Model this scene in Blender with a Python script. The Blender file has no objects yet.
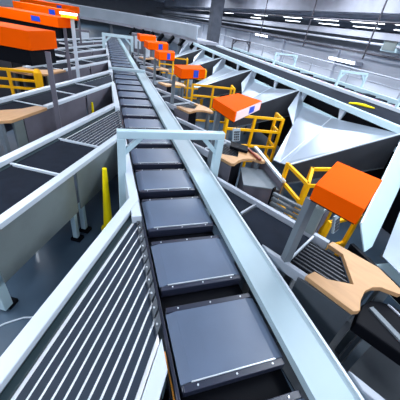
import bpy, bmesh, math, random
from mathutils import Vector, Matrix
random.seed(7)
sc = bpy.context.scene
COL = sc.collection

# ------------------------------------------------------------------ camera
F, CZ = 270.0, 2.5                      # focal length in pixels of a 400 px frame, eye height
r = math.radians(9.1)
ux, uy = -math.sin(r), math.cos(r)
v1 = (99-200, 4-200)
h = -(v1[0]*ux + v1[1]*uy)
pitch = math.atan(h/F)
nd = (ux*F/math.tan(pitch), uy*F/math.tan(pitch))
up = -Vector((nd[0], -nd[1], -F)).normalized()
yy = Vector((v1[0], -v1[1], -F)).normalized()
yy = (yy - up*yy.dot(up)).normalized()
xx = yy.cross(up)
M = Matrix((xx, yy, up))                # camera -> world
cd = bpy.data.cameras.new('camera'); cam = bpy.data.objects.new('camera', cd); COL.objects.link(cam)
cd.sensor_width = 36; cd.lens = 36*F/400; cd.clip_end = 300; cd.clip_start = .05
cam.matrix_world = Matrix.Translation((0, 0, CZ)) @ M.to_4x4()
sc.camera = cam

# ------------------------------------------------------------------ materials
def mat(name, col, rough=.5, metal=0., noise=0., nscale=8., bump=0., spec=.5, emit=None, stretch=None, col2=None, coat=0.):
    m = bpy.data.materials.new(name); m.use_nodes = True
    nt = m.node_tree; b = nt.nodes['Principled BSDF']
    b.inputs['Base Color'].default_value = (*col, 1)
    b.inputs['Roughness'].default_value = rough
    b.inputs['Metallic'].default_value = metal
    b.inputs['Specular IOR Level'].default_value = spec
    b.inputs['Coat Weight'].default_value = coat
    if emit:
        b.inputs['Emission Color'].default_value = (*emit[0], 1); b.inputs['Emission Strength'].default_value = emit[1]
    tc = nt.nodes.new('ShaderNodeTexCoord'); mp = nt.nodes.new('ShaderNodeMapping')
    nt.links.new(tc.outputs['Object'], mp.inputs['Vector'])
    if stretch: mp.inputs['Scale'].default_value = stretch
    nz = nt.nodes.new('ShaderNodeTexNoise'); nz.inputs['Scale'].default_value = nscale; nz.inputs['Detail'].default_value = 5
    nt.links.new(mp.outputs[0], nz.inputs['Vector'])
    if noise or col2:
        mx = nt.nodes.new('ShaderNodeMix'); mx.data_type = 'RGBA'
        c2 = col2 or tuple(c*(1-noise) for c in col)
        mx.inputs[6].default_value = (*col, 1); mx.inputs[7].default_value = (*c2, 1)
        rp = nt.nodes.new('ShaderNodeValToRGB'); rp.color_ramp.elements[0].position = .38; rp.color_ramp.elements[1].position = .68
        nt.links.new(nz.outputs['Fac'], rp.inputs[0]); nt.links.new(rp.outputs[0], mx.inputs[0])
        nt.links.new(mx.outputs[2], b.inputs['Base Color'])
    if bump:
        bp = nt.nodes.new('ShaderNodeBump'); bp.inputs['Strength'].default_value = bump; bp.inputs['Distance'].default_value = .02
        nt.links.new(nz.outputs['Fac'], bp.inputs['Height']); nt.links.new(bp.outputs[0], b.inputs['Normal'])
    return m

TEAL = mat('dark_teal_strip', (.018, .035, .042), .5, noise=.1, spec=.3)
RAILG = mat('grey_rail_paint', (.36, .39, .45), .45, noise=.08)
GREYN = mat('slate_panel', (.075, .085, .10), .5, noise=.2, nscale=3, spec=.3)
WHITE = mat('pale_blue_paint', (.52, .68, .74), .4, noise=.06, nscale=3)
RAILW = mat('white_rail_paint', (.57, .63, .70), .4, noise=.05, nscale=4)
GUARD = mat('guard_plate_paint', (.37, .48, .535), .45, noise=.06, nscale=2)
BELT = mat('tray_belt_rubber', (.095, .128, .195), .34, noise=.12, nscale=3, spec=.5)
TRAYK = mat('tray_edge_plastic', (.02, .024, .045), .35)
BLACK = mat('black_steel', (.003, .0035, .006), .6, spec=.1)
DARK = mat('dark_conveyor_belt', (.012, .016, .026), .8, noise=.25, nscale=6, spec=.07)
STRIP = mat('narrow_belt_rubber', (.020, .030, .048), .55, noise=.2, nscale=6, spec=.25)
BED = mat('polished_slider_bed', (.95, .97, 1.0), .3, metal=.0)
GREYP = mat('grey_side_panel', (.25, .29, .29), .32, metal=.35, noise=.25, nscale=2.5)
GREYD = mat('dark_grey_panel', (.040, .043, .052), .5, spec=.25, noise=.2, nscale=3)
GREYM = mat('mauve_grey_panel', (.13, .12, .15), .5, noise=.2, nscale=3)
POST = mat('grey_post_paint', (.14, .165, .19), .45, noise=.1)
ORANGE = mat('orange_paint', (.93, .10, .0), .7, noise=.05, nscale=3, spec=.03)
YELLOW = mat('yellow_paint', (.95, .46, .0), .5, noise=.1, nscale=5, spec=.25)
YELLOWB = mat('bright_yellow_paint', (1.0, .78, .0), .45, noise=.08, nscale=5, spec=.3)
STEEL = mat('galvanised_sheet', (.30, .35, .42), .32, metal=.45, noise=.10, nscale=2.2, bump=.03)
STEELE = mat('sheet_rim', (.62, .68, .74), .4, metal=.3)
WOOD = mat('tan_laminate', (.54, .30, .14), .55, noise=.12, nscale=5, stretch=(1, 4, 1))
WOODE = mat('tan_laminate_edge', (.33, .17, .08), .5)
BLUE = mat('blue_sticker', (.01, .06, .55), .4)
SCREW = mat('bright_screw', (.7, .75, .8), .3, metal=.4)
KEY = mat('keypad_grey', (.30, .36, .40), .5)
KEYB = mat('keypad_button', (.03, .035, .045), .5)
FLOORM = mat('floor_epoxy', (.065, .105, .155), .36, noise=.25, nscale=1.6, coat=.2)
WALLM = mat('wall_plaster', (.66, .69, .78), .8, noise=.08, nscale=1.2)
CEILM = mat('ceiling_deck', (.62, .64, .72), .8, noise=.3, nscale=2)
BEAMM = mat('beam_paint', (.40, .41, .48), .6, noise=.2, nscale=2)
PIPEM = mat('pipe_grey', (.45, .47, .54), .5)
PIPED = mat('pipe_dark', (.05, .045, .06), .5)
COLM = mat('column_concrete', (.10, .11, .14), .7, noise=.3, nscale=4)
ARCM = mat('curved_fascia_steel', (.42, .48, .55), .4, metal=.3, noise=.15, nscale=1)
LAMP = mat('lamp_tube', (.9, .95, 1), .5, emit=((.86, .93, 1), 9))
REDM = mat('red_brown_bar', (.22, .04, .02), .5)
GRILL = mat('grille_dark_bar', (.06,.065,.08), .4)
PINK = mat('pink_mark', (.55, .18, .28), .6)
ORANGEC = mat('orange_cable', (.8, .3, .03), .5)
WINDOWM = mat('lit_translucent_panel', (.8, .85, .95), .5, emit=((.8, .87, 1), 2.2))

# ------------------------------------------------------------------ mesh building
class MB:
    def __init__(s, off=(0, 0, 0)):
        s.v = []; s.f = []; s.off = Vector(off)
    def _add(s, vs, fs):
        n = len(s.v); s.v += [Vector(p)-s.off for p in vs]; s.f += [tuple(i+n for i in f) for f in fs]; return s
    def box(s, x0, x1, y0, y1, z0, z1):
        return s._add([(x0,y0,z0),(x1,y0,z0),(x1,y1,z0),(x0,y1,z0),(x0,y0,z1),(x1,y0,z1),(x1,y1,z1),(x0,y1,z1)],
                      [(0,3,2,1),(4,5,6,7),(0,1,5,4),(1,2,6,5),(2,3,7,6),(3,0,4,7)])
    def prism(s, pts, z0, z1):
        n = len(pts)
        a = sum(pts[i][0]*pts[(i+1)%n][1]-pts[(i+1)%n][0]*pts[i][1] for i in range(n))
        if a < 0: pts = pts[::-1]
        return s._add([(p[0],p[1],z0) for p in pts]+[(p[0],p[1],z1) for p in pts],
                      [tuple(range(n))[::-1], tuple(range(n, 2*n))]+[(i,(i+1)%n,(i+1)%n+n,i+n) for i in range(n)])
    def bar(s, a, b, w, d=None, upv=(0, 0, 1)):
        d = d or w; a = Vector(a); b = Vector(b); t = (b-a).normalized(); u = Vector(upv)
        if abs(t.dot(u)) > .97: u = Vector((0, 1, 0))
        x = t.cross(u).normalized(); y = x.cross(t)
        vs = []
        for p in (a, b):
            for i, j in ((-1,-1),(1,-1),(1,1),(-1,1)): vs.append(p+x*i*w/2+y*j*d/2)
        return s._add(vs, [(3,2,1,0),(4,5,6,7),(0,1,5,4),(1,2,6,5),(2,3,7,6),(3,0,4,7)])
    def tube(s, pts, rad, n=8):
        pts = [Vector(p) for p in pts]; rings = []
        for i, p in enumerate(pts):
            t = (pts[min(i+1, len(pts)-1)]-pts[max(i-1, 0)]).normalized()
            u = Vector((0, 0, 1)) if abs(t.z) < .9 else Vector((0, 1, 0))
            x = t.cross(u).normalized(); y = x.cross(t); rr = rad[i] if isinstance(rad, (list, tuple)) else rad
            rings.append([p+(x*math.cos(a)+y*math.sin(a))*rr for a in [2*math.pi*k/n for k in range(n)]])
        vs = [q for rg in rings for q in rg]
        fs = [(i*n+k, i*n+(k+1)%n, (i+1)*n+(k+1)%n, (i+1)*n+k) for i in range(len(pts)-1) for k in range(n)]
        fs += [tuple(range(n))[::-1], tuple(range((len(pts)-1)*n, len(pts)*n))]
        return s._add(vs, fs)
    def sheet(s, pts, th):
        """a polygon in space given real thickness along its normal (Newell)"""
        pts = [Vector(p) for p in pts]; nr = Vector((0, 0, 0)); n = len(pts)
        for i in range(n):
            a, b = pts[i], pts[(i+1) % n]
            nr += Vector(((a.y-b.y)*(a.z+b.z), (a.z-b.z)*(a.x+b.x), (a.x-b.x)*(a.y+b.y)))
        nr.normalize()
        return s._add([p-nr*th for p in pts]+pts, [tuple(range(n))[::-1], tuple(range(n, 2*n))]+[(i,(i+1)%n,(i+1)%n+n,i+n) for i in range(n)])
    def build(s, name, m, parent=None, bevel=0, smooth=False):
        me = bpy.data.meshes.new(name); me.from_pydata([tuple(v) for v in s.v], [], s.f); me.update()
        bm = bmesh.new(); bm.from_mesh(me); bmesh.ops.recalc_face_normals(bm, faces=bm.faces); bm.to_mesh(me); bm.free()
        me.materials.append(m); o = bpy.data.objects.new(name, me); COL.objects.link(o)
        if parent: o.parent = parent
        if bevel:
            b = o.modifiers.new('bevel', 'BEVEL'); b.width = bevel; b.segments = 2; b.limit_method = 'ANGLE'
        if smooth:
            for p in me.polygons: p.use_smooth = True
        return o

def tag(o, label=None, cat=None, group=None, kind=None):
    if label: o['label'] = label
    if cat: o['category'] = cat
    if group: o['group'] = group
    if kind: o['kind'] = kind
    return o
def thing(name, label, cat, loc=(0, 0, 0), rz=0, group=None):
    o = bpy.data.objects.new(name, None); COL.objects.link(o); o.empty_display_size = .1
    o.location = loc; o.rotation_euler = (0, 0, rz); return tag(o, label, cat, group)
def copy_tree(o, parent=None):
    c = o.copy(); COL.objects.link(c)
    if parent: c.parent = parent
    for ch in [q for q in COL.objects if q.parent == o]: copy_tree(ch, c)
    return c
ORD = ['nearest', 'second', 'third', 'fourth', 'fifth', 'sixth', 'seventh', 'eighth', 'ninth', 'tenth', 'eleventh', 'twelfth']

# ------------------------------------------------------------------ setting
tag(MB().box(-24, 30, -4, 60, -.1, 0).build('floor', FLOORM), kind='structure')
tag(MB().box(-24, 30, -4, 60, 4.2, 4.3).build('ceiling', CEILM), kind='structure')
tag(MB().box(8, 8.15, -4, 60, 0, 2.42).build('wall_right', WALLM), kind='structure')
tag(MB().box(-24, 30, 60, 60.2, 0, 4.2).build('wall_back', WALLM), kind='structure')
tag(MB().box(-24.2, -24, -4, 60, 0, 4.2).build('wall_left', WALLM), kind='structure')
tag(MB().box(7.96, 8.0, -4, 60, 0, .12).build('baseboard_right', PIPEM), kind='structure')
tb = MB()
for y in (5.4, 9.0, 12.6, 16.2, 20, 25, 31): tb.box(7.9, 8.0, y-.12, y+.12, .12, 2.42)
tag(tb.build('trim_1', WALLM), kind='structure')
tag(MB().box(29.8, 30, -4, 60, 0, 4.2).build('wall_far_right', WALLM), kind='structure')

# ------------------------------------------------------------------ main sorter
PX0, PX1, PITCH, Y0 = .285, .945, .643, .54
srt = thing('cross_belt_sorter', 'long main sorter running up the middle of the hall under the carrier trays', 'conveyor', (.6, 0, 0))
so = (.6, 0, 0)
MB(so).box(.30, .93, -1.6, 22, .60, .80).build('track_bed', BLACK, srt)
MB(so).box(.262, .283, -1.6, 22, .62, .875).build('side_rail', TRAYK, srt, .003)
g = MB(so)
g._add([(.952,-1.6,.89),(.952,-1.6,.95),(1.165,-1.6,.95),(1.185,-1.6,.965),(1.20,-1.6,.965),(1.20,-1.6,.62),(1.18,-1.6,.62),(1.18,-1.6,.93),(.97,-1.6,.93),(.97,-1.6,.89)] +
       [(.952,9.1,.89),(.952,9.1,.95),(1.165,9.1,.95),(1.185,9.1,.965),(1.20,9.1,.965),(1.20,9.1,.62),(1.18,9.1,.62),(1.18,9.1,.93),(.97,9.1,.93),(.97,9.1,.89)],
       [(i, (i+1) % 10, (i+1) % 10+10, i+10) for i in range(10)] + [tuple(range(10)), tuple(range(10, 20))])
tag(g.build('guard_plate', GUARD, srt), 'broad pale blue guard plate along the right edge')
MB(so).box(1.184, 1.201, -1.6, 9.1, .966, .974).build('guard_lip', RAILW, srt)
MB(so).box(.96, 1.10, 9.12, 22, .80, .95).build('guard_rail', WHITE, srt)
MB(so).box(.17, 1.22, 9.02, 9.16, .955, 1.02).build('cross_plate', GUARD, srt, .004)
for k in range(-1, 6):
    ya, yb = 1.95+3.28*k, (3.93 if k >= 0 else 3.70)+3.28*k
    MB(so).box(.17, .255, ya, yb, .70, .98).build('side_guard', RAILW, srt, .006)
for y in (0, 2, 4, 6, 8.5, 11, 14, 18):
    for x in (.36, .86):
        MB(so).box(x-.04, x+.04, y-.04, y+.04, 0, .6).build('leg', POST, srt)

def make_tray(detail=True):
    t = thing('carrier_tray', None, 'conveyor tray', (PX0, 0, .80))
    o = (PX0, 0, .80)
    MB(o).box(PX0+.015, PX1-.012, .015, .505, .803, .868).build('carrier_body', TRAYK, t, .008)
    b = MB(o)
    n = 10; prof = []
    for i in range(n+1):                                        # gently crowned belt, rolled over at its two ends
        u = i/n; x = PX0+.012+u*(PX1-PX0-.022)
        z = .898 - .018*max(0, abs(u-.5)*2-.86)/.14
        prof.append((x, z))
    vs = [(x, .048, z) for x, z in prof]+[(x, .47, z) for x, z in prof]+[(x, .048, .865) for x, z in prof]+[(x, .47, .865) for x, z in prof]
    m = n+1; fs = []
    for i in range(n):
        fs += [(i, i+1, m+i+1, m+i), (i, 2*m+i, 2*m+i+1, i+1), (m+i, m+i+1, 3*m+i+1, 3*m+i), (2*m+i, 3*m+i, 3*m+i+1, 2*m+i+1)]
    fs += [(0, m, 3*m, 2*m), (n, 2*m+n, 3*m+n, m+n)]
    b._add(vs, fs); b.build('belt', BELT, t)
    for y0, y1 in ((.004, .044), (.474, .512)):
        e = MB(o).box(PX0+.02, PX1-.02, y0, y1, .84, .893).build('end_plate', TRAYK, t, .004)
        for x in (PX0+.10, (PX0+PX1)/2, PX1-.10):
            if detail: MB(o).tube([(x, (y0+y1)/2, .893), (x, (y0+y1)/2, .899)], .0055, 8).build('screw', SCREW, e)
    MB(o).box(PX0+.07, PX1-.07, .042, .048, .888, .901).build('belt_clip', SCREW, t)
    return t
tr0 = make_tray(); trf = make_tray(False)
far_lab = 'small dark carrier tray far up the main sorter, beyond the first white portal'
for i in range(-1, 33):
    t = tr0 if i == -1 else trf if i == 9 else copy_tree(tr0 if i < 9 else trf)
    t.location = (PX0, Y0+PITCH*i, .80)
    if i == -1: lab = 'blue-grey carrier tray cut off by the bottom edge of the photo'
    elif i == 0: lab = 'largest fully visible blue-grey carrier tray, just behind the cut-off one at the bottom edge'
    elif i < 4: lab = 'blue-grey carrier tray, %s full one up from the bottom edge of the photo' % ORD[i]
    elif i < 6: lab = ['blue-grey carrier tray just in front of the beam of the first white portal', 'blue-grey carrier tray half hidden right behind the beam of the first white portal'][i-4]
    elif i < 11: lab = 'dark carrier tray, %s in the row beyond the large portal beam' % ORD[i-5].replace('nearest', 'first')
    else: lab = far_lab
    tag(t, lab, 'conveyor tray', 'carrier trays on the main sorter')

# cables beside the sorter
MB().tube([(.256, -.9, .80), (.252, .2, .83), (.255, .6, .85), (.250, .79, .86)], .005).build('orange_cable', ORANGEC)
tag(bpy.data.objects['orange_cable'], 'thin orange cable along the left edge of the largest carrier tray', 'cable')
tag(MB().tube([(.243, -.9, .80), (.238, .2, .83), (.240, .6, .85), (.236, .80, .86)], .006).build('black_cable', BLACK), 'black cable beside the orange one at the left edge of the main sorter', 'cable')

# ------------------------------------------------------------------ portals over the main sorter
def portal(x0, x1, y, ztop, w, label, group):
    t = thing('portal_frame', label, 'frame', ((x0+x1)/2, y, 0), 0, group); o = ((x0+x1)/2, y, 0)
    MB(o).box(x0-w/2, x1+w/2, y-w/2, y+w/2, ztop-w, ztop).build('beam', WHITE, t, .008)
    for x in (x0, x1):
        MB(o).box(x-w/2, x+w/2, y-w/2, y+w/2, 0.02, ztop-w).build('leg', WHITE, t, .006)
        MB(o).box(x-w, x+w, y-w, y+w, 0, .02).build('foot_plate', WHITE, t)
    for x, sg in ((x0, 1), (x1, -1)):
        MB(o).bar((x+sg*w*.3, y, ztop-w*3.0), (x+sg*w*2.4, y, ztop-w*.9), w*.6, w*.6, (0, 1, 0)).build('gusset', WHITE, t)
    return t
portal(.14, 1.26, 2.80, 1.46, .085, 'large pale blue portal frame straddling the middle of the main sorter', 'portal frames over the main sorter')
portal(.10, 1.32, 14.4, 1.50, .12, 'small distant white portal frame over the far end of the main sorter', 'portal frames over the main sorter')

# ------------------------------------------------------------------ induction lines
AL = math.radians(61.5); CA, SA = math.cos(AL), math.sin(AL)
def S(x, y, w=0): return x
where_l = ['with narrow belts at the bottom left corner', 'reaching the middle of the left edge, second from the bottom', 'below the left orange hoods, third from the bottom', 'small, fourth up the left side', 'small and far, fifth up the left side', 'smallest and farthest up the left side']
def left_line(k):
    O = (0, 3.28*k, 0)
    t = thing('induction_conveyor', 'white-railed induction conveyor '+where_l[k], 'conveyor', O, AL, 'induction conveyors left of the main sorter')
    e = lambda q: (.258+.879*q)/.477           # s at which the line meets the sorter, for offset q
    ef = lambda q: (.235+.879*q)/.477
    s0 = -1.46 if k < 1 else -1.55 if k < 2 else -2.25
    sf = s0 if k < 2 else -1.72
    # rails
    MB().prism([(s0, .83), (e(.83), .83), (e(.925), .925), (s0, .925)], .93, .985).build('side_rail', RAILW, t, .006)
    MB().prism([(sf, .105), (ef(.105), .105), (ef(.19), .19), (sf, .19)], .915 if k == 0 else .93, .945 if k == 0 else .985).build('side_rail', RAILW, t, .006)
    MB().prism([(s0, .785), (e(.785), .785), (e(.83), .83), (s0, .83)], .84, .925).build('inner_strip', TEAL, t)
    # panels
    for q in (.12, .90):
        a, b = (q, q+.015)
        m = GREYP if k < 2 else GREYM
        zt = .915 if k == 0 else .93; sp = -1.66 if k == 1 else s0
        MB().prism([(sp, a), (-.56, a), (-.56, b), (sp, b)], .42, zt).build('side_panel', m, t)
        MB().prism([(-.50, a), (ef(a), a), (ef(b), b), (-.50, b)], .42, zt).build('side_panel', m, t)
    # bed
    MB().prism([(s0, .20), (e(.20)-.07, .20), (e(.785)-.07, .785), (s0, .785)], .84, .90).build('slider_bed', BED, t)
    # two plain belts
    MB().box(s0+.02, -.66, .215, .784, .90, .925).build('belt', DARK, t, .006)
    MB().box(-.60, .17, .215, .784, .90, .925).build('belt', DARK, t, .006)
    for s in (-.63, .20) if k < 2 else (-1.63, -.63, .20):
        MB().box(s-.012, s+.012, .20, .815, .905, .94).build('cross_bar', RAILW, t, .004)
    # narrow strip belts running into the sorter
    n = 10; q0, q1 = .225, .775; p = (q1-q0)/n
    st = .24
    for i in range(n):
        a = q0+i*p; b = a+p-.0135
        MB().prism([(st, a), (e(a)-.10, a), (e(b)-.10, b), (st, b)], .90, .906).build('strip_belt', STRIP, t)
        if k < 2:
            br = MB().prism([(e(a)-.095, a), (e(a)-.012, a), (e(b)-.012, b), (e(b)-.095, b)], .895, .925).build('end_roller_bracket', GREYN, t)
            MB().tube([(e(a)-.03, (a+b)/2, .925), (e(a)-.03, (a+b)/2, .932)], .007, 8).build('screw', SCREW, br)
    # legs
    for s in (-1.43, -.60, -.42, .9):
        for q in (.17, .86):
            if s < -1:
                if k == 1 and q < .5: l = MB().box(s-.27, s-.18, q+.02, q+.11, .04, 1.16).build('leg', WHITE, t, .005)
                else: l = MB().box(s-.045, s+.045, q-.04, q+.04, .04, .88).build('leg', POST, t, .005)
            else: l = MB().box(s-.028, s+.028, q-.03, q+.03, .04, .44).build('leg', WHITE, t, .005)
            MB().box(s-.05-(.175 if s < -1 and k == 1 and q < .5 else 0), s+.05-(.175 if s < -1 and k == 1 and q < .5 else 0), q-.07+(.09 if s < -1 and k == 1 and q < .5 else 0), q+.05+(.09 if s < -1 and k == 1 and q < .5 else 0), 0, .04).build('foot', BLACK, l)
    return t
for k in range(6): left_line(k)

where_r = ['at the bottom right, nearest, beside the broad guard plate', 'under the large near orange hood at the right', 'passing behind the right leg of the large portal frame', 'small, third beyond the large near hood', 'small and far, fourth beyond the large near hood', 'smaller and farther, fifth beyond the large near hood', 'smallest and farthest up the right side']
def right_line(k):           # k=0 is the one in front of the near hood
    j = k-1
    O = (0, 2.25*j, 0)
    t = thing('induction_conveyor', 'grey-railed right-hand induction conveyor '+where_r[k], 'conveyor', O, -AL, 'induction conveyors right of the main sorter')
    e = lambda q: (1.235-.879*q)/.477
    s1 = -.44
    sN = 1.6 if k == 0 else s1
    up_ = 2.30; lo = 1.78
    MB().prism([(e(up_), up_), (-.30 if k else 1.6, up_), (-.30 if k else 1.6, up_+.05), (e(up_+.05), up_+.05)], .86, .965).build('side_rail', RAILG, t, .006)
    MB().prism([(e(lo-.045), lo-.045), (-.25 if k else 1.6, lo-.045), (-.25 if k else 1.6, lo), (e(lo), lo)], .86, .96).build('side_rail', RAILG, t, .006)
    MB().prism([(e(lo), lo), (sN, lo), (sN, up_), (e(up_), up_)], .82, .89).build('slider_bed', GREYD, t)
    MB().prism([(-1.14, 2.045), (-1.14, up_-.012), (e(up_)+.05, up_-.012)], .89, .915).build('belt', DARK, t, .005)
    MB().prism([(-1.08, 2.00), (e(lo)+.03, lo+.012), (sN, lo+.012), (sN, up_-.012), (-1.08, up_-.012)], .89, .915).build('belt', DARK, t, .005)
    MB().box(-1.12, -1.10, 2.03, up_, .90, .935).build('cross_bar', RAILG, t, .004)
    for q in (lo-.035, up_+.02):
        MB().prism([(e(q), q), (sN, q), (sN, q+.015), (e(q+.015), q+.015)], .30, .86).build('side_panel', GREYN if k < 2 else GREYM, t)
    for s in (-.85, -.48):
        for q in (lo+.02, up_-.02):
            MB().box(s-.04, s+.04, q-.04, q+.04, 0, .82).build('leg', POST, t)
    return t
for k in range(7): right_line(k)

# ------------------------------------------------------------------ operator tables, hoods, keypads, cages (right side)
where_h = ['at the nearest right-hand station', 'at the second right-hand station', 'at the third right-hand station', 'at the fourth, distant right-hand station', 'at the fifth, distant right-hand station', 'at the farthest right-hand station']
def right_table(k):
    O = (0, 2.25*k, 0)
    t = thing('packing_table', 'tan table with a dark slatted opening '+where_h[k], 'table', O, -AL, 'operator tables on the right side')
    lo, hi = 1.70, 2.37
    # tabletop with a notch towards the operator
    MB().prism([(-.26, lo+.035), (.12, lo+.005), (.15, lo+.05), (.125, 1.85), (.12, 1.97), (.15, 2.06), (.20, 2.12), (.32, 2.165), (.34, 2.22), (.12, 2.345), (-.28, 2.345), (-.29, 2.27), (-.15, 2.25), (.035, 1.965), (-.13, 1.845), (-.23, 1.84)], .93, .972).build('table_top', WOOD, t, .004)
    MB().prism([(-.45, 1.815), (-.13, 1.85), (.03, 1.965), (-.15, 2.245), (-.45, 2.22)], .86, .925).build('opening_tray', BLACK, t)
    g_ = MB()
    for i in range(8):
        q = 1.85+i*.047
        smax = -.13+(q-1.85)*1.39 if q < 1.965 else .03-(q-1.965)*.643
        g_.prism([(-.42, q), (smax-.02, q), (smax-.02, q+.009), (-.42, q+.009)], .925, .935)
    g_.build('roller_grille', GRILL, t)
    MB().box(-.445, -.43, 1.80, 2.28, .93, .962).build('grille_edge', RAILW, t)
    MB().prism([(-.30, lo+.01), (.12, lo+.01), (.12, lo+.03), (-.30, lo+.03)], .12, .925).build('front_panel', GREYN if k == 0 else GREYM, t)
    MB().prism([(.10, lo+.03), (.12, lo+.03), (.11, 1.96), (.09, 1.96)], .30, .925).build('end_panel', BLACK, t)
    for s, q in ((-.25, lo+.06), (.07, lo+.06), (.24, 2.19), (-.25, 2.29)):
        MB().box(s-.03, s+.03, q-.03, q+.03, 0, .925).build('leg', POST, t)
    return t
for k in range(6): right_table(k)

HZ = 1.70
# plan corners of each hood roof (world): near-left, near-right, far-right, far-left ; post foot
hoods = [
    ([(1.43,.93),(1.92,1.24),(1.77,1.56),(1.30,1.23)], (1.345,1.25), HZ),
    ([(1.39,2.80),(2.04,3.38),(1.84,3.75),(1.32,3.36)], (1.36,3.22), HZ),
    ([(1.40,5.40),(1.95,5.62),(1.99,6.15),(1.36,5.85)], (1.345,5.75), HZ),
    ([(1.38,7.70),(1.82,7.86),(1.90,8.36),(1.32,8.08)], (1.33,8.0), HZ),
    ([(1.42,9.95),(2.12,10.20),(2.20,10.95),(1.38,10.70)], (1.345,10.25), HZ),
    ([(1.46,12.5),(2.15,12.9),(2.2,13.7),(1.45,13.5)], (1.40,12.6), HZ),
]
lab_h = ['large orange box hood on a grey post, nearest on the right side', 'medium orange hood with a pale end face, second from the near right one', 'orange hood with a blue sticker beside the white chutes, third from the near right one',
         'small orange hood half way up the far right row, fourth from the near one', 'small flat orange hood, fifth from the near right one', 'tiny orange hood at the far top of the right row']
for i, (c, post, z) in enumerate(hoods):
    ctr = (post[0], post[1], 0)
    t = thing('station_hood', lab_h[i], 'hood', ctr, 0, 'orange hoods of the right stations')
    dz = (.12, .12, .17, .18, .2, .2)[i]
    MB(ctr).prism(c, z-dz, z).build('hood_box', ORANGE, t, .004)
    ov = .012; cx = sum(p[0] for p in c)/4; cy = sum(p[1] for p in c)/4
    MB(ctr).prism([(cx+(x-cx)*.94, cy+(y-cy)*.94) for x, y in c], z-dz-.015, z-dz).build('underside_panel', BLACK, t)
    MB(ctr).box(post[0]-.032, post[0]+.032, post[1]-.03, post[1]+.03, 0, z-dz-.015).build('support_post', POST, t, .004)
    MB(ctr).box(post[0]-.07, post[0]+.07, post[1]-.07, post[1]+.07, 0, .015).build('foot_plate', POST, t)
    if i in (1, 2, 3, 4):           # sticker on the near face, towards its right end
        a = Vector((*c[0], 0)); b = Vector((*c[1], 0)); d = (b-a).normalized(); nrm = Vector((d.y, -d.x, 0))
        L = (b-a).length
        for (f0, f1, m_, nm) in ([(.04, .97, WHITE, 'face_panel')] if i == 1 else []) + [(.50, .70, BLUE, 'sticker')]:
            off = .003 if nm == 'face_panel' else .006
            p0 = a+d*L*f0+nrm*off; p1 = a+d*L*f1+nrm*off
            q0, q1 = (z-dz+.004, z-.004) if nm == 'face_panel' else (z-dz+.02, z-.02)
            MB(ctr).sheet([(p0.x,p0.y,q0),(p1.x,p1.y,q0),(p1.x,p1.y,q1),(p0.x,p0.y,q1)], .002).build(nm, mat('pink_white_label', (.85,.62,.60), .5) if nm == 'face_panel' else m_, t)

def keypad(p, rz, tilt, label, zc):
    t = thing('keypad', label, 'keypad', p, rz, None)
    t.rotation_euler = (tilt, 0, rz)
    MB().box(-.055, .055, -.012, .012, -.16, 0).build('housing', KEY, t, .006)
    b = MB()
    for i in range(3):
        for j in range(4): b.box(-.042+i*.030, -.042+i*.030+.022, -.017, -.012, -.145+j*.030, -.145+j*.030+.022)
    b.build('button', KEYB, t)
    MB().tube([(0, 0, 0), (.004, .0, .06), (0, 0, zc)], .005, 6).build('cord', KEYB, t)
    return t
keypad((1.55, 3.0, 1.44), math.radians(10), -.25, 'light grey handheld keypad hanging under the second orange hood', .135)
keypad((1.80, 1.36, 1.30), math.radians(25), -.3, 'grey keypad hanging below the large near orange hood', .26)

# screens/equipment on the station under the near hood
t = thing('control_box', 'dark grey control box hanging under the large near hood beside its post', 'control box', (1.66, 1.40, 1.13), math.radians(30))
MB().box(-.11, .11, -.04, .04, 0, .26).build('case', GREYP, t, .01)
MB().box(-.09, .09, -.046, -.04, .03, .23).build('front_screen', GREYM, t)
MB().box(-.015, .015, -.012, .012, .26, .455).build('hanger', POST, t)

def cage(k, pts, zs, label):
    c0 = pts[0]
    t = thing('safety_cage', label, 'guard rail', (c0[0], c0[1], 0), 0, 'yellow guard rails of the right stations')
    o = (c0[0], c0[1], 0)
    for p in pts:
        MB(o).box(p[0]-.022, p[0]+.022, p[1]-.022, p[1]+.022, 0, zs[-1]).build('post', YELLOW, t, .003)
    for a, b in zip(pts[:-1], pts[1:]):
        for z in zs:
            MB(o).bar((a[0], a[1], z-.02), (b[0], b[1], z-.02), .035, .04).build('rail', YELLOW, t)
    return t
cage(0, [(2.17,2.60),(2.12,2.10),(2.45,2.46),(3.05,2.42)], (.30, .62, .9, 1.15), 'yellow tube guard rail around the nearest right-hand station, behind the large hood')
cage(0, [(2.16,1.66),(2.62,1.72)], (.55, .95), 'short yellow tube rail below the right end of the large near hood')
for k, lb in ((0, 'yellow tube guard rail behind the second orange hood'), (1, 'yellow tube guard rail in front of the white chutes, behind the third orange hood'), (2, 'small distant yellow guard rail beyond the third orange hood'), (3, 'smallest distant yellow guard rail beyond the far orange hoods')):
    y = 2.25*k
    cage(k, [(2.0,4.28+y),(2.5,4.22+y),(3.02,4.14+y),(3.10,4.5+y)], (.40, .70, 1.0, 1.24), lb)

# louvre panel and bins at the near station
t = thing('louvre_rack', 'dark slatted rack inside the yellow guard rail left of the large hood', 'rack', (2.0, 2.15, 0), math.radians(-60))
m_ = MB()
for i in range(9): m_.box(-.22, .22, -.02, .02, .30+i*.07, .33+i*.07)
m_.build('slat', POST, t); MB().box(-.24, -.22, -.03, .03, 0, .95).build('upright', BLACK, t); MB().box(.22, .24, -.03, .03, 0, .95).build('upright', BLACK, t)

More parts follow.
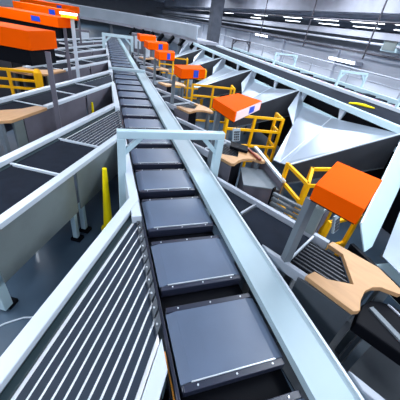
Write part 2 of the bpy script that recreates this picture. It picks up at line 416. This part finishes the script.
# ------------------------------------------------------------------ second sorter (right, raised)
s2 = thing('raised_belt_conveyor', 'long dark raised belt conveyor with white side rails running along the right wall', 'conveyor', (4.4, 0, 0)); o2 = (4.4, 0, 0)
MB(o2).box(3.975, 4.98, -1, 13.4, 1.54, 1.60).build('belt', DARK, s2)
MB(o2).box(3.90, 3.975, -1, 13.4, 1.54, 1.64).build('side_rail', WHITE, s2, .006)
MB(o2).box(3.92, 3.98, -1, 13.4, 1.30, 1.36).build('lower_rail', WHITE, s2)
MB(o2).box(4.98, 5.14, -1, 13.4, 1.53, 1.66).build('side_rail', RAILW, s2, .006)
MB(o2).box(5.14, 5.72, -1, 13.4, 1.50, 1.56).build('return_track', GREYM, s2)
MB(o2).box(5.72, 5.80, -1, 13.4, 1.53, 1.68).build('side_rail', WHITE, s2, .006)
MB(o2).box(4.05, 5.7, -1, 13.4, 1.36, 1.49).build('underframe', BLACK, s2)
for y in [.3+1.15*i for i in range(12)]:
    MB(o2)._add([(3.93,y,1.53),(3.93,y+.14,1.53),(3.93,y+.07,1.33),(3.97,y,1.53),(3.97,y+.14,1.53),(3.97,y+.07,1.33)],
                [(0,1,2),(5,4,3),(0,3,4,1),(1,4,5,2),(2,5,3,0)]).build('bracket', RAILW, s2)
MB(o2).box(4.16, 4.20, -1, 13.4, .1, 1.36).build('dark_backing', BLACK, s2)  # black panel added to darken the open space under the conveyor
for y in (0.5, 3.6, 6.8, 10, 13):
    for x in (4.1, 5.6): MB(o2).box(x-.06, x+.06, y-.06, y+.06, 0, 1.36).build('leg', POST, s2)
mk = MB(o2)
for i in range(22):
    y = .8+i*.42; mk.box(5.03, 5.09, y, y+.10, 1.66, 1.664)
mk.build('pink_mark', PINK, s2)
# machinery strip beyond the belt
mk = MB(o2)
for i in range(40):
    y = .6+i*.32; mk.box(5.2, 5.66, y, y+.22, 1.56, 1.60+random.random()*.04)
mk.build('carrier_deck', DARK, s2)

tag(MB().tube([(4.22, 4.02, 1.612), (4.34, 3.98, 1.622), (4.42, 3.86, 1.627), (4.46, 3.80, 1.622), (4.56, 3.76, 1.612)], [.015, .02, .025, .02, .012]).build('yellow_parcel', YELLOWB), 'flat yellow parcel lying on the raised dark belt near the right edge', 'parcel')

def small_portal(x0, x1, y, z0, ztop, m_, label, group, w=.045):
    t = thing('portal_frame', label, 'frame', ((x0+x1)/2, y, z0), 0, group); o = ((x0+x1)/2, y, z0)
    MB(o).box(x0, x1, y-w/2, y+w/2, ztop-w, ztop).build('beam', m_, t)
    for x, sg in ((x0+w/2, 1), (x1-w/2, -1)):
        MB(o).box(x-w/2, x+w/2, y-w/2, y+w/2, z0, ztop-w).build('leg', m_, t)
        MB(o).bar((x+sg*w*.4, y, ztop-.17), (x+sg*.14, y, ztop-w*.8), w*.7, w*.7, (0, 1, 0)).build('gusset', m_, t)
for y, lb in ((3.72, 'pale portal frame on the raised conveyor, cut off by the right edge'), (5.35, 'white inverted-U portal frame on the raised conveyor, second from the right'), (8.2, 'white portal frame over the raised conveyor, third from the right')):
    small_portal(5.0, 5.80, y, 1.66, 2.0, WHITE, lb, 'portal frames on the raised conveyor')
small_portal(5.0, 5.80, 11.6, 1.66, 2.05, PIPED, 'dark portal frame far along the raised conveyor', 'portal frames on the raised conveyor')

# handrail along the far side of the raised conveyor
t = thing('handrail', 'thin grey handrail along the back of the raised conveyor before the wall', 'railing', (6.1, 8, 0)); o = (6.1, 8, 0)
MB(o).tube([(6.1, 3, 2.0), (6.1, 16, 2.0)], .018).build('top_rail', PIPEM, t)
MB(o).tube([(6.1, 3, 1.82), (6.1, 16, 1.82)], .014).build('mid_rail', PIPEM, t)
for i in range(9): MB(o).tube([(6.1, 3+i*1.6, 0), (6.1, 3+i*1.6, 2.0)], .016).build('post', PIPEM, t)

# ------------------------------------------------------------------ steel chutes
lab_c = ['broad bright steel chute cut off by the right edge beside the large orange hood', 'largest fully visible bright steel chute, above the large orange hood', 'white-looking steel chute above the second orange hood', 'steel chute behind the third orange hood, up the right row', 'small far steel chute, fifth in the row along the raised conveyor', 'smallest farthest steel chute near the grey column']
def chute(k):
    y = 2.27*k
    t = thing('steel_chute', lab_c[k+1], 'chute', (3.0, 3.9+y, 0), 0, 'steel chutes below the raised conveyor'); o = (3.0, 3.9, 0)
    A = (3.92, 5.10, 1.56); B = (3.45, 4.68, 1.28); Cc = (3.25, 4.12, 1.14); D = (3.92, 4.85, 1.30)
    E_ = (2.27, 3.06, .97); F_ = (2.42, 2.86, .98); G = (3.92, 2.84 if k else 2.63, 1.56); H = (3.92, 3.98, 1.34); Hm = (2.33, 2.98, .96)
    MB(o).sheet([A, B, Cc, D], .012).build('left_wall', STEEL, t)
    MB(o).sheet([D, Cc, E_, Hm, H], .012).build('floor_sheet', STEEL, t)
    MB(o).sheet([H, Hm, F_, G], .012).build('slanted_sheet', STEEL, t)
    MB(o).bar(F_, G, .02, .03).build('rim', STEELE, t)
    MB(o).bar(H, Hm, .012, .012).build('seam', STEELE, t)
    Fb = (F_[0]+.0, F_[1], F_[2]-.30); Gb = (G[0], G[1], G[2]-.52)
    tag(MB(o).sheet([F_, G, Gb, Fb], .015).build('side_wall', GREYD, t), 'dark outer side wall')
    MB(o).bar(Fb, Gb, .03, .03).build('lower_rib', POST, t)
    for p in ((2.5, 2.95), (3.7, 4.4), (3.7, 3.0)):
        MB(o).box(p[0]-.03, p[0]+.03, p[1]-.03, p[1]+.03, 0, .93).build('leg', POST, t)
    t.location = (3.0, 3.9+y, 0)
    return t
for k in range(0, 5): chute(k)
t = thing('steel_chute', lab_c[0], 'chute', (3.0, 1.8, 0), 0, 'steel chutes below the raised conveyor'); o = (3.0, 1.8, 0)
MB(o).sheet([(3.92, 2.60, 1.56), (2.28, 1.44, 1.08), (2.30, 1.28, .86), (2.45, 1.33, .86), (3.92, 2.30, 1.22)], .012).build('left_wall', WHITE, t)
MB(o).sheet([(3.92, 2.20, 1.22), (2.45, 1.20, .86), (2.40, .70, .86), (3.92, .6, 1.3)], .012).build('floor_sheet', STEEL, t)
MB(o).bar((3.92, 2.60, 1.565), (2.28, 1.44, 1.085), .012, .012).build('rim', STEELE, t)
for p in ((2.6, 1.1), (3.7, 1.8)): MB(o).box(p[0]-.03, p[0]+.03, p[1]-.03, p[1]+.03, 0, .82).build('leg', POST, t)
# near outlet plates at the right edge
t = thing('outlet_trough', 'pale steel outlet trough at the right edge below the nearest chute', 'chute', (2.6, 1.2, 0)); o = (2.6, 1.2, 0)
MB(o).sheet([(2.28, 1.22, .72), (2.60, 1.18, .74), (2.75, .60, .74), (2.28, .60, .72)], .02).build('trough_sheet', WHITE, t)
MB(o).bar((2.22, 1.38, .84), (2.22, .50, .84), .04, .10).build('bumper', BLACK, t)
MB(o).bar((2.32, 1.05, .73), (2.68, 1.08, .75), .03, .02).build('seam', RAILW, t)
for p in ((2.35, 1.1), (2.6, .7)): MB(o).box(p[0]-.03, p[0]+.03, p[1]-.03, p[1]+.03, 0, .70).build('leg', POST, t)

tag(MB((1.9, .6, 0)).prism([(1.3, 1.6), (1.55, -1.0), (2.6, -1.0), (2.6, 1.9), (2.0, 2.3), (1.62, 2.0)], 0, .012).build('dark_floor_sheet', GREYN), 'added dark sheet darkening the floor under and beside the near right-hand table', 'floor sheet').location = (1.9, .6, 0)  # thin dark sheet added to darken the floor beside the near table
# mid-field plates and boxes beside the second station
t = thing('tilted_plate', 'pale tilted steel edge plate between the second station and the big chute', 'plate', (2.2, 3.0, 0)); o = (2.2, 3.0, 0)
MB(o).bar((2.20, 3.50, .97), (2.12, 2.50, .93), .05, .03).build('edge_plate', STEELE, t)
MB(o).sheet([(2.20, 3.45, .94), (2.12, 2.50, .90), (2.12, 2.50, .3), (2.20, 3.45, .3)], .02).build('drop_panel', GREYM, t)
MB(o).box(2.10, 2.2, 2.6, 2.7, 0, .32).build('leg', POST, t); MB(o).box(2.13, 2.23, 3.2, 3.3, 0, .32).build('leg', POST, t)
tag(MB().bar((2.0, 3.42, .995), (2.02, 3.0, .995), .03, .03).build('red_bar', REDM), 'reddish brown bar lying on the tan table of the second station', 'bar')
t = thing('parcel_bin', 'mauve-grey square bin below the tan table of the second station', 'bin', (1.95, 2.82, 0), math.radians(-20)); 
MB().box(-.22, .22, -.25, .25, .02, .80).build('bin_body', GREYM, t, .01); MB().box(-.235, .235, -.265, .265, .80, .82).build('bin_rim', POST, t)
for x in (-.16, .16):
    for y in (-.18, .18): MB().box(x-.02, x+.02, y-.02, y+.02, 0, .02).build('foot', BLACK, t)
tag(MB().prism([(1.72, 3.42), (1.93, 3.24), (2.02, 3.42), (1.82, 3.62)], .98, 1.02).build('scanner_pad', BLACK, None, .005), 'black scanner pad on the tan table of the second station', 'scanner')

# infeed belt to the right of the near table
t = thing('infeed_belt', 'short dark infeed belt with grey edges at the lower right corner of the table notch', 'conveyor', (0, 0, 0), -AL)
MB().prism([(.17, 1.76), (.16, 1.86), (.155, 1.96), (.19, 2.06), (.25, 2.12), (.34, 2.16), (1.4, 2.16), (1.4, 1.76)], .74, .85).build('belt', BLACK, t, .012)
MB().bar((.21, 1.98, .856), (.62, 1.78, .856), .045, .02).build('edge_rail', POST, t, .004)
MB().bar((.30, 2.13, .856), (.62, 2.0, .856), .012, .012).build('edge_strip', PIPEM, t)
for s in (.3, 1.2):
    for q in (1.82, 2.10): MB().box(s-.03, s+.03, q-.03, q+.03, 0, .74).build('leg', POST, t)

# ------------------------------------------------------------------ left stations
def left_station(k, lab):
    O = (0, 3.28*k, 0)
    t = thing('packing_table', 'tan operator table at the outer end of the '+lab, 'table', O, AL, 'operator tables on the left side')
    MB().prism([(-1.74, .10), (-2.50, .10), (-2.75, .35), (-2.75, .94), (-2.27, .94), (-2.27, .55), (-2.0, .35), (-1.74, .28)], .92, .965).build('table_top', WOOD, t, .004)
    MB().box(-2.45, -2.27, .12, .14, .15, .92).build('front_panel', GREYP, t)
    for s in (-2.6, -2.35):
        for q in (.2, .85): MB().box(s-.03, s+.03, q-.03, q+.03, 0, .92).build('leg', POST, t)
for k, lb in ((2, 'third left conveyor, below the orange hoods'), (3, 'fourth left conveyor')): left_station(k, lb)

def left_hood(x0, y0, z, dx, dy, h_, label, post):
    # box hood, long side running away to the left, post under its right end
    c = [(x0, y0), (x0+.29, y0+.52), (x0+.29+dx, y0+.52+dy), (x0+dx, y0+dy)]
    ctr = (post[0], post[1], 0)
    t = thing('station_hood', label, 'hood', ctr, 0, 'orange hoods of the left stations')
    MB(ctr).prism(c, z-h_, z).build('hood_box', ORANGE, t, .004)
    a = Vector((x0, y0, 0)); b = Vector((x0+dx, y0+dy, 0)); d = (b-a).normalized(); n = Vector((-d.y, d.x, 0))
    if n.y > 0: n = -n
    f0, f1 = (.60, .80) if y0 < 6 else (.50, .75)
    p0 = a+d*f0+n*.004; p1 = a+d*f1+n*.004
    MB(ctr).sheet([(p0.x,p0.y,z-h_+.05),(p1.x,p1.y,z-h_+.05),(p1.x,p1.y,z-.05),(p0.x,p0.y,z-.05)], .003).build('sticker', BLUE, t)
    MB(ctr).prism([(c[0][0]-.04, c[0][1]+.07), (c[1][0]-.05, c[1][1]), (c[2][0], c[2][1]-.04), (c[3][0], c[3][1]+.05)], z-h_-.22, z-h_).build('underside_housing', BLACK, t)
    MB(ctr).box(post[0]-.035, post[0]+.035, post[1]-.035, post[1]+.035, 0, z-h_).build('support_post', GREYM, t, .004)
    MB(ctr).box(post[0]-.08, post[0]+.08, post[1]-.08, post[1]+.08, 0, .015).build('foot_plate', POST, t)
left_hood(-.98, 5.03, 2.05, -1.75, .97, .25, 'large orange hood at the left edge of the photo, nearest on the left side', (-.78, 5.1))
left_hood(-.90, 7.9, 2.13, -1.5, 1.1, .20, 'orange hood with a blue sticker behind the nearest left one', (-.80, 8.1))
left_hood(-.98, 11.2, 2.20, -1.8, 1.5, .26, 'orange hood third up the left side, partly behind the second', (-.85, 11.5))
left_hood(-1.1, 14.6, 2.28, -2.2, 1.8, .22, 'small far orange hood at the top left of the photo', (-.85, 14.75))
# glowing yellow beacon lamp on post
t = thing('beacon_post', 'white post carrying a lit yellow and white lamp beside the second left hood', 'lamp', (-.62, 8.2, 0)); o = (-.62, 8.2, 0)
MB(o).box(-.66, -.58, 8.16, 8.24, 0, 2.14).build('post', RAILW, t, .004)
tag(MB(o).box(-.86, -.50, 8.03, 8.30, 2.20, 2.24).build('lamp_tube', mat('warm_white_lamp', (1,1,.9), .5, emit=((1,.95,.8), 3)), t), 'lit white tube')
MB(o).box(-.84, -.52, 8.05, 8.28, 2.14, 2.20).build('lamp_housing', mat('lit_yellow_lens', (1,.6,0), .5, emit=((1,.55,0), .8)), t)

# yellow guard rails left
t = thing('guard_rail', 'yellow tube guard rail at the left edge under the nearest left hood', 'guard rail', (-2.0, 7.7, 0)); o = (-2.0, 7.7, 0)
for z in (.62, .80, 1.0): MB(o).bar((-2.9, 7.78, z), (-1.5, 7.62, z), .05, .05).build('rail', YELLOW, t)
for x, y in ((-2.6, 7.75), (-2.05, 7.69)): MB(o).box(x-.03, x+.03, y-.03, y+.03, 0, 1.0).build('post', YELLOW, t)
MB(o).tube([(-1.45, 7.62, 0), (-1.45, 7.62, 1.0), (-1.45, 7.62, 1.07)], [.09, .09, .05], 12).build('end_post', YELLOW, t)
# dark equipment behind
for i, (x, y, w, d, hh, lb) in enumerate(((-2.9, 8.5, 1.7, .7, 1.55, 'black equipment cabinet behind the yellow guard rail at the left edge'), (-3.4, 11.6, 1.6, .9, 1.5, 'dark equipment cabinet below the second left hood'), (-4.2, 15.2, 1.6, .9, 1.6, 'dark far equipment cabinet at the top left'))):
    t = thing('equipment_cabinet', lb, 'cabinet', (x, y, 0))
    MB().box(-w/2, w/2, -d/2, d/2, .06, hh).build('cabinet_body', BLACK, t, .01)
    for dx in (-w/4, w/4): 
        dd = MB().box(dx-w/4+.02, dx+w/4-.02, -d/2-.02, -d/2, .1, hh-.06).build('door', GREYD, t)
        MB().box(dx-.02, dx+.02, -d/2-.04, -d/2-.02, hh*.5, hh*.5+.15).build('handle', PIPEM, dd)
    MB().box(-w/2, w/2, -d/2, d/2, 0, .06).build('plinth', GREYD, t)

# yellow tapered posts
for x, y, hh, r0, lb in ((-.05, 2.98, .92, .062, 'tall tapered bright yellow post left of the large portal frame'), (-.26, 6.3, .75, .045, 'small bright yellow post beyond the second left conveyor')):
    tag(MB((x, y, 0)).tube([(x, y, 0), (x, y, .03), (x, y, .031), (x, y, hh)], [r0*1.5, r0*1.5, r0, r0*.42], 12).build('marker_post', YELLOWB), lb, 'post').location = (x, y, 0)

# cable on floor
tag(MB().tube([(-1.35, 1.60, .008), (-1.10, 1.71, .008), (-.97, 1.77, .008), (-.83, 1.80, .008), (-.70, 1.78, .008)], .008).build('floor_cable', RAILW), 'thin white cable curving over the dark floor at the lower left', 'cable')

# ------------------------------------------------------------------ far curved loop
arc = [(4.55, 13.4), (4.45, 14.8), (3.9, 16.6), (2.9, 18.4), (1.2, 20.2), (-1.0, 21.6), (-4.0, 22.8), (-8.0, 23.6), (-13, 24)]
ap = []
for i in range(len(arc)-1):
    for f in (0, .25, .5, .75): ap.append(Vector(arc[i]).lerp(Vector(arc[i+1]), f))
ap.append(Vector(arc[-1]))
for _ in range(3): ap = [ap[0]]+[(ap[i-1]+ap[i]*2+ap[i+1])/4 for i in range(1, len(ap)-1)]+[ap[-1]]
t = thing('curved_conveyor', 'long curved grey conveyor fascia sweeping across the far end of the hall', 'conveyor', (0, 20, 0)); o = (0, 20, 0)
def ribbon(off, z0, z1, th, nm, m_):
    b = MB(o); vs = []; n = len(ap)
    for i, p in enumerate(ap):
        tt = (ap[min(i+1, n-1)]-ap[max(i-1, 0)]).normalized(); nn = Vector((-tt.y, tt.x))
        a = p+nn*off; c = p+nn*(off+th)
        vs += [(a.x, a.y, z0), (a.x, a.y, z1), (c.x, c.y, z1), (c.x, c.y, z0)]
    fs = [(4*i+j, 4*i+(j+1) % 4, 4*i+4+(j+1) % 4, 4*i+4+j) for i in range(n-1) for j in range(4)]
    fs += [(0, 1, 2, 3), (4*n-4, 4*n-3, 4*n-2, 4*n-1)]
    b._add(vs, fs); return b.build(nm, m_, t)
ribbon(.50, 1.75, 2.25, .05, 'fascia', ARCM)
ribbon(-.55, 1.62, 1.74, 1.05, 'deck', BEAMM)
ribbon(.42, 2.25, 2.30, .14, 'top_rail', RAILW)
for i in range(2, len(ap), 5):
    MB(o).box(ap[i].x-.08, ap[i].x+.08, ap[i].y-.08, ap[i].y+.08, 0, 1.62).build('leg', POST, t)

# background machinery row beneath the curve
bgl = ['left of the far portal frame', 'just right of the far portal frame', 'behind the far orange hoods', 'left end of the far row', 'behind the third left hood']
for i, (x, y, w, hh) in enumerate(((-1.4, 19, 1.6, 1.2), (2.2, 16.8, 1.3, 1.5), (2.3, 14.6, 1.0, 1.35), (-7, 20, 3.0, 1.3), (-4, 18.5, 1.8, 1.25))):
    t = thing('sorting_machine', 'small grey sorting machine below the curved conveyor, '+bgl[i], 'machine', (x, y, 0))
    MB().box(-w/2, w/2, -.3, .3, .1, hh).build('machine_body', GREYM, t, .02)
    for j in range(3): MB().box(-w/2+.1+j*w/3, -w/2+w/3-.02+j*w/3, -.33, -.3, hh*.55, hh-.1).build('hatch', POST if j % 2 else RAILW, t)
    for sx in (-1, 1): MB().box(sx*w*.4-.05, sx*w*.4+.05, -.25, .25, 0, .1).build('foot', BLACK, t)

# row of dark angled fins under the curved conveyor
for i in range(7):
    x = 1.6+i*.42; y = 18.2-i*.62
    t = thing('diverter_arm', 'small dark angled diverter arm under the curved conveyor at the far end', 'arm', (x, y, 0), math.radians(30), 'diverter arms under the curved conveyor')
    MB().box(-.05, .05, -.05, .05, 0, 1.3).build('stand', POST, t)
    MB().bar((-.05, 0, 1.3), (.3, 0, 1.62), .10, .16).build('arm_plate', BLACK, t)

# ------------------------------------------------------------------ building services
t = thing('support_column', 'dark square column rising to the ceiling behind the far raised conveyor', 'column', (6.3, 17.6, 0))
MB().box(-.30, .30, -.30, .30, .15, 4.2).build('shaft', COLM, t, .02); MB().box(-.38, .38, -.38, .38, 0, .15).build('base_block', COLM, t)
def span(nm, x, z, w, d, m_, lab, cat, y0=-4, y1=60, grp=None, round_=False):
    b = MB((x, y0, z))
    if round_: b.tube([(x, y0, z), (x, y1, z)], w/2, 10)
    else: b.box(x-w/2, x+w/2, y0, y1, z-d/2, z+d/2)
    o = tag(b.build(nm, m_), lab, cat, grp); o.location = (x, y0, z); return o
span('ceiling_beam', 7.8, 3.62, .5, .55, BEAMM, 'broad dark grey beam across the top right of the photo', 'beam', 0, 40)
span('air_duct', 7.5, 2.80, .36, .16, BEAMM, 'flat grey duct running above the right wall', 'duct', 2, 40)
span('wall_pipe', 7.4, 2.60, .07, .07, PIPEM, 'grey pipe running along the right wall just below the duct', 'pipe', 2, 40, round_=True)
span('wall_pipe', 7.5, 2.34, .06, .06, PIPED, 'dark pipe running along the top of the right wall', 'pipe', 2, 40, round_=True)
span('cable_tray', 7.89, 2.36, .2, .06, PIPEM, 'light grey cable tray above the dark wall pipe', 'cable tray', 2, 40)
span('sprinkler_pipe', 6.6, 3.05, .05, .05, PIPED, 'thin dark sprinkler pipe below the broad ceiling beam', 'pipe', 2, 40, round_=True)
span('ceiling_beam', 13, 3.95, .4, .5, BEAMM, 'grey ceiling beam beyond the right wall', 'beam', 0, 50)
for i, y in enumerate((9, 14, 19.5, 26, 34, 44)):
    b = MB((0, y, 3.9)).box(-24, 30, y-.12, y+.12, 3.8, 4.2)
    o = tag(b.build('roof_truss', BEAMM), 'grey cross beam under the ceiling, %s from the camera' % ORD[i], 'beam', 'cross beams under the ceiling'); o.location = (0, y, 3.9)
for i, (x, y) in enumerate(((6.9, 6.75), (6.9, 9.6), (6.9, 13.0))):
    wl = ['near the right edge of the photo', 'above the middle of the raised conveyor', 'right of the dark column'][i]
    t = thing('hanging_rod', 'thin dark vertical rod hanging from the ceiling '+wl, 'rod', (x, y, 4.2), 0, 'hanging rods by the right wall')
    MB().tube([(0, 0, -2.0), (0, 0, 0)], .022, 8).build('rod_shaft', PIPED, t); MB().box(-.06, .06, -.06, .06, -.02, 0).build('ceiling_plate', PIPED, t)
# wall-side fluorescent lamp
for (x, y, z, lb) in ((7.6, 8.3, 1.98, 'lit tube lamp fixed on the right wall between the portal frames'), (7.6, 14.2, 2.25, 'small far lit tube lamp on the right wall')):
    t = thing('wall_lamp', lb, 'lamp', (x, y, z)); MB().box(-.05, .05, -.55, .55, 0, .06).build('tube', LAMP, t); MB().box(.05, .36, -.6, .6, -.02, .08).build('bracket', PIPEM, t)
# box on the wall
t = thing('junction_box', 'pale green junction box high above the right wall near the edge', 'box', (7.5, 6.5, 2.46)); MB().box(-.12, .5, -.25, .25, 0, .3).build('case', WHITE, t, .01); MB().box(-.14, -.12, -.2, .2, .04, .26).build('cover', GREYP, t)

# ceiling lamps: real fixtures with area lights just under them, plus added fill lights without fixtures
li = 0
lx = [(-8, 'far left'), (-2.5, 'left'), (3.0, 'right'), (10.5, 'just beyond the right wall'), (13, 'second beyond the right wall'), (16, 'third beyond the right wall'), (20, 'farthest beyond the right wall')]
for x, side in lx:
    for j, y in enumerate((2, 7, 11.5, 16.5, 22.5, 30, 40) if x < 9 else (2, 7, 10, 13, 16.5, 20.5, 25, 31, 40)):
        if x > 9 and y < 7: continue
        t = thing('ceiling_lamp', 'long white ceiling lamp of the row %s, %s from the camera' % (side, ORD[j]), 'lamp', (x, y, 4.0 if x < 9 else 3.75), 0, 'ceiling lamps')
        MB().box(-.16, .16, -1.3, 1.3, .03, .12).build('lamp_housing', RAILW, t); MB().box(-.15, .15, -1.25, 1.25, 0, .03).build('tube', LAMP, t)
        MB().tube([(0, -.9, .12), (0, -.9, .20 if x < 9 else .45)], .01, 6).build('hanger', PIPED, t); MB().tube([(0, .9, .12), (0, .9, .20 if x < 9 else .45)], .01, 6).build('hanger', PIPED, t)
def area(name, loc, sx, sy, e, col=(.83, .91, 1)):
    l = bpy.data.lights.new(name, 'AREA'); l.shape = 'RECTANGLE'; l.size = sx; l.size_y = sy; l.energy = e; l.color = col
    o = bpy.data.objects.new(name, l); COL.objects.link(o); o.location = loc; return o
for x in (-2.5, 3.0):
    for y in (2, 7, 11.5, 16.5, 22.5): area('lamp_and_fill', (x, y, 3.96), .8, 2.6, 175)
for y in (3, 8, 14, 22): area('lamp_and_fill', (6.2, y, 4.1), .4, 2.6, 230)  # fill row added to brighten the right wall, no fixtures here
for x, y in ((-6, 30), (3, 30), (-2, 42), (10, 42), (-12, 22.5)): area('lamp_and_fill', (x, y, 3.7), 1.2, 3, 330)  # extra fill added to lift the dark far end of the hall
for x in (-2.5, 3.0): area('lamp_and_fill', (x, -2.2, 3.96), .8, 2.6, 190)  # unseen fill added behind the camera for the left side panels
area('lamp_and_fill', (-8, 7, 3.96), .8, 2.6, 200); area('lamp_and_fill', (-8, 16.5, 3.96), .8, 2.6, 200)
for y in (7, 16.5, 30): area('lamp_and_fill', (11, y, 3.7), .8, 2.6, 260)
for y in (11.5, 22.5): area('lamp_and_fill', (20, y, 3.7), .8, 2.6, 260)

w = bpy.data.worlds.new('world'); sc.world = w; w.use_nodes = True
w.node_tree.nodes['Background'].inputs[0].default_value = (.62, .76, 1, 1); w.node_tree.nodes['Background'].inputs[1].default_value = .9
sc.view_settings.view_transform = 'Standard'; sc.view_settings.look = 'None'; sc.view_settings.gamma = 1; sc.view_settings.exposure = -.28
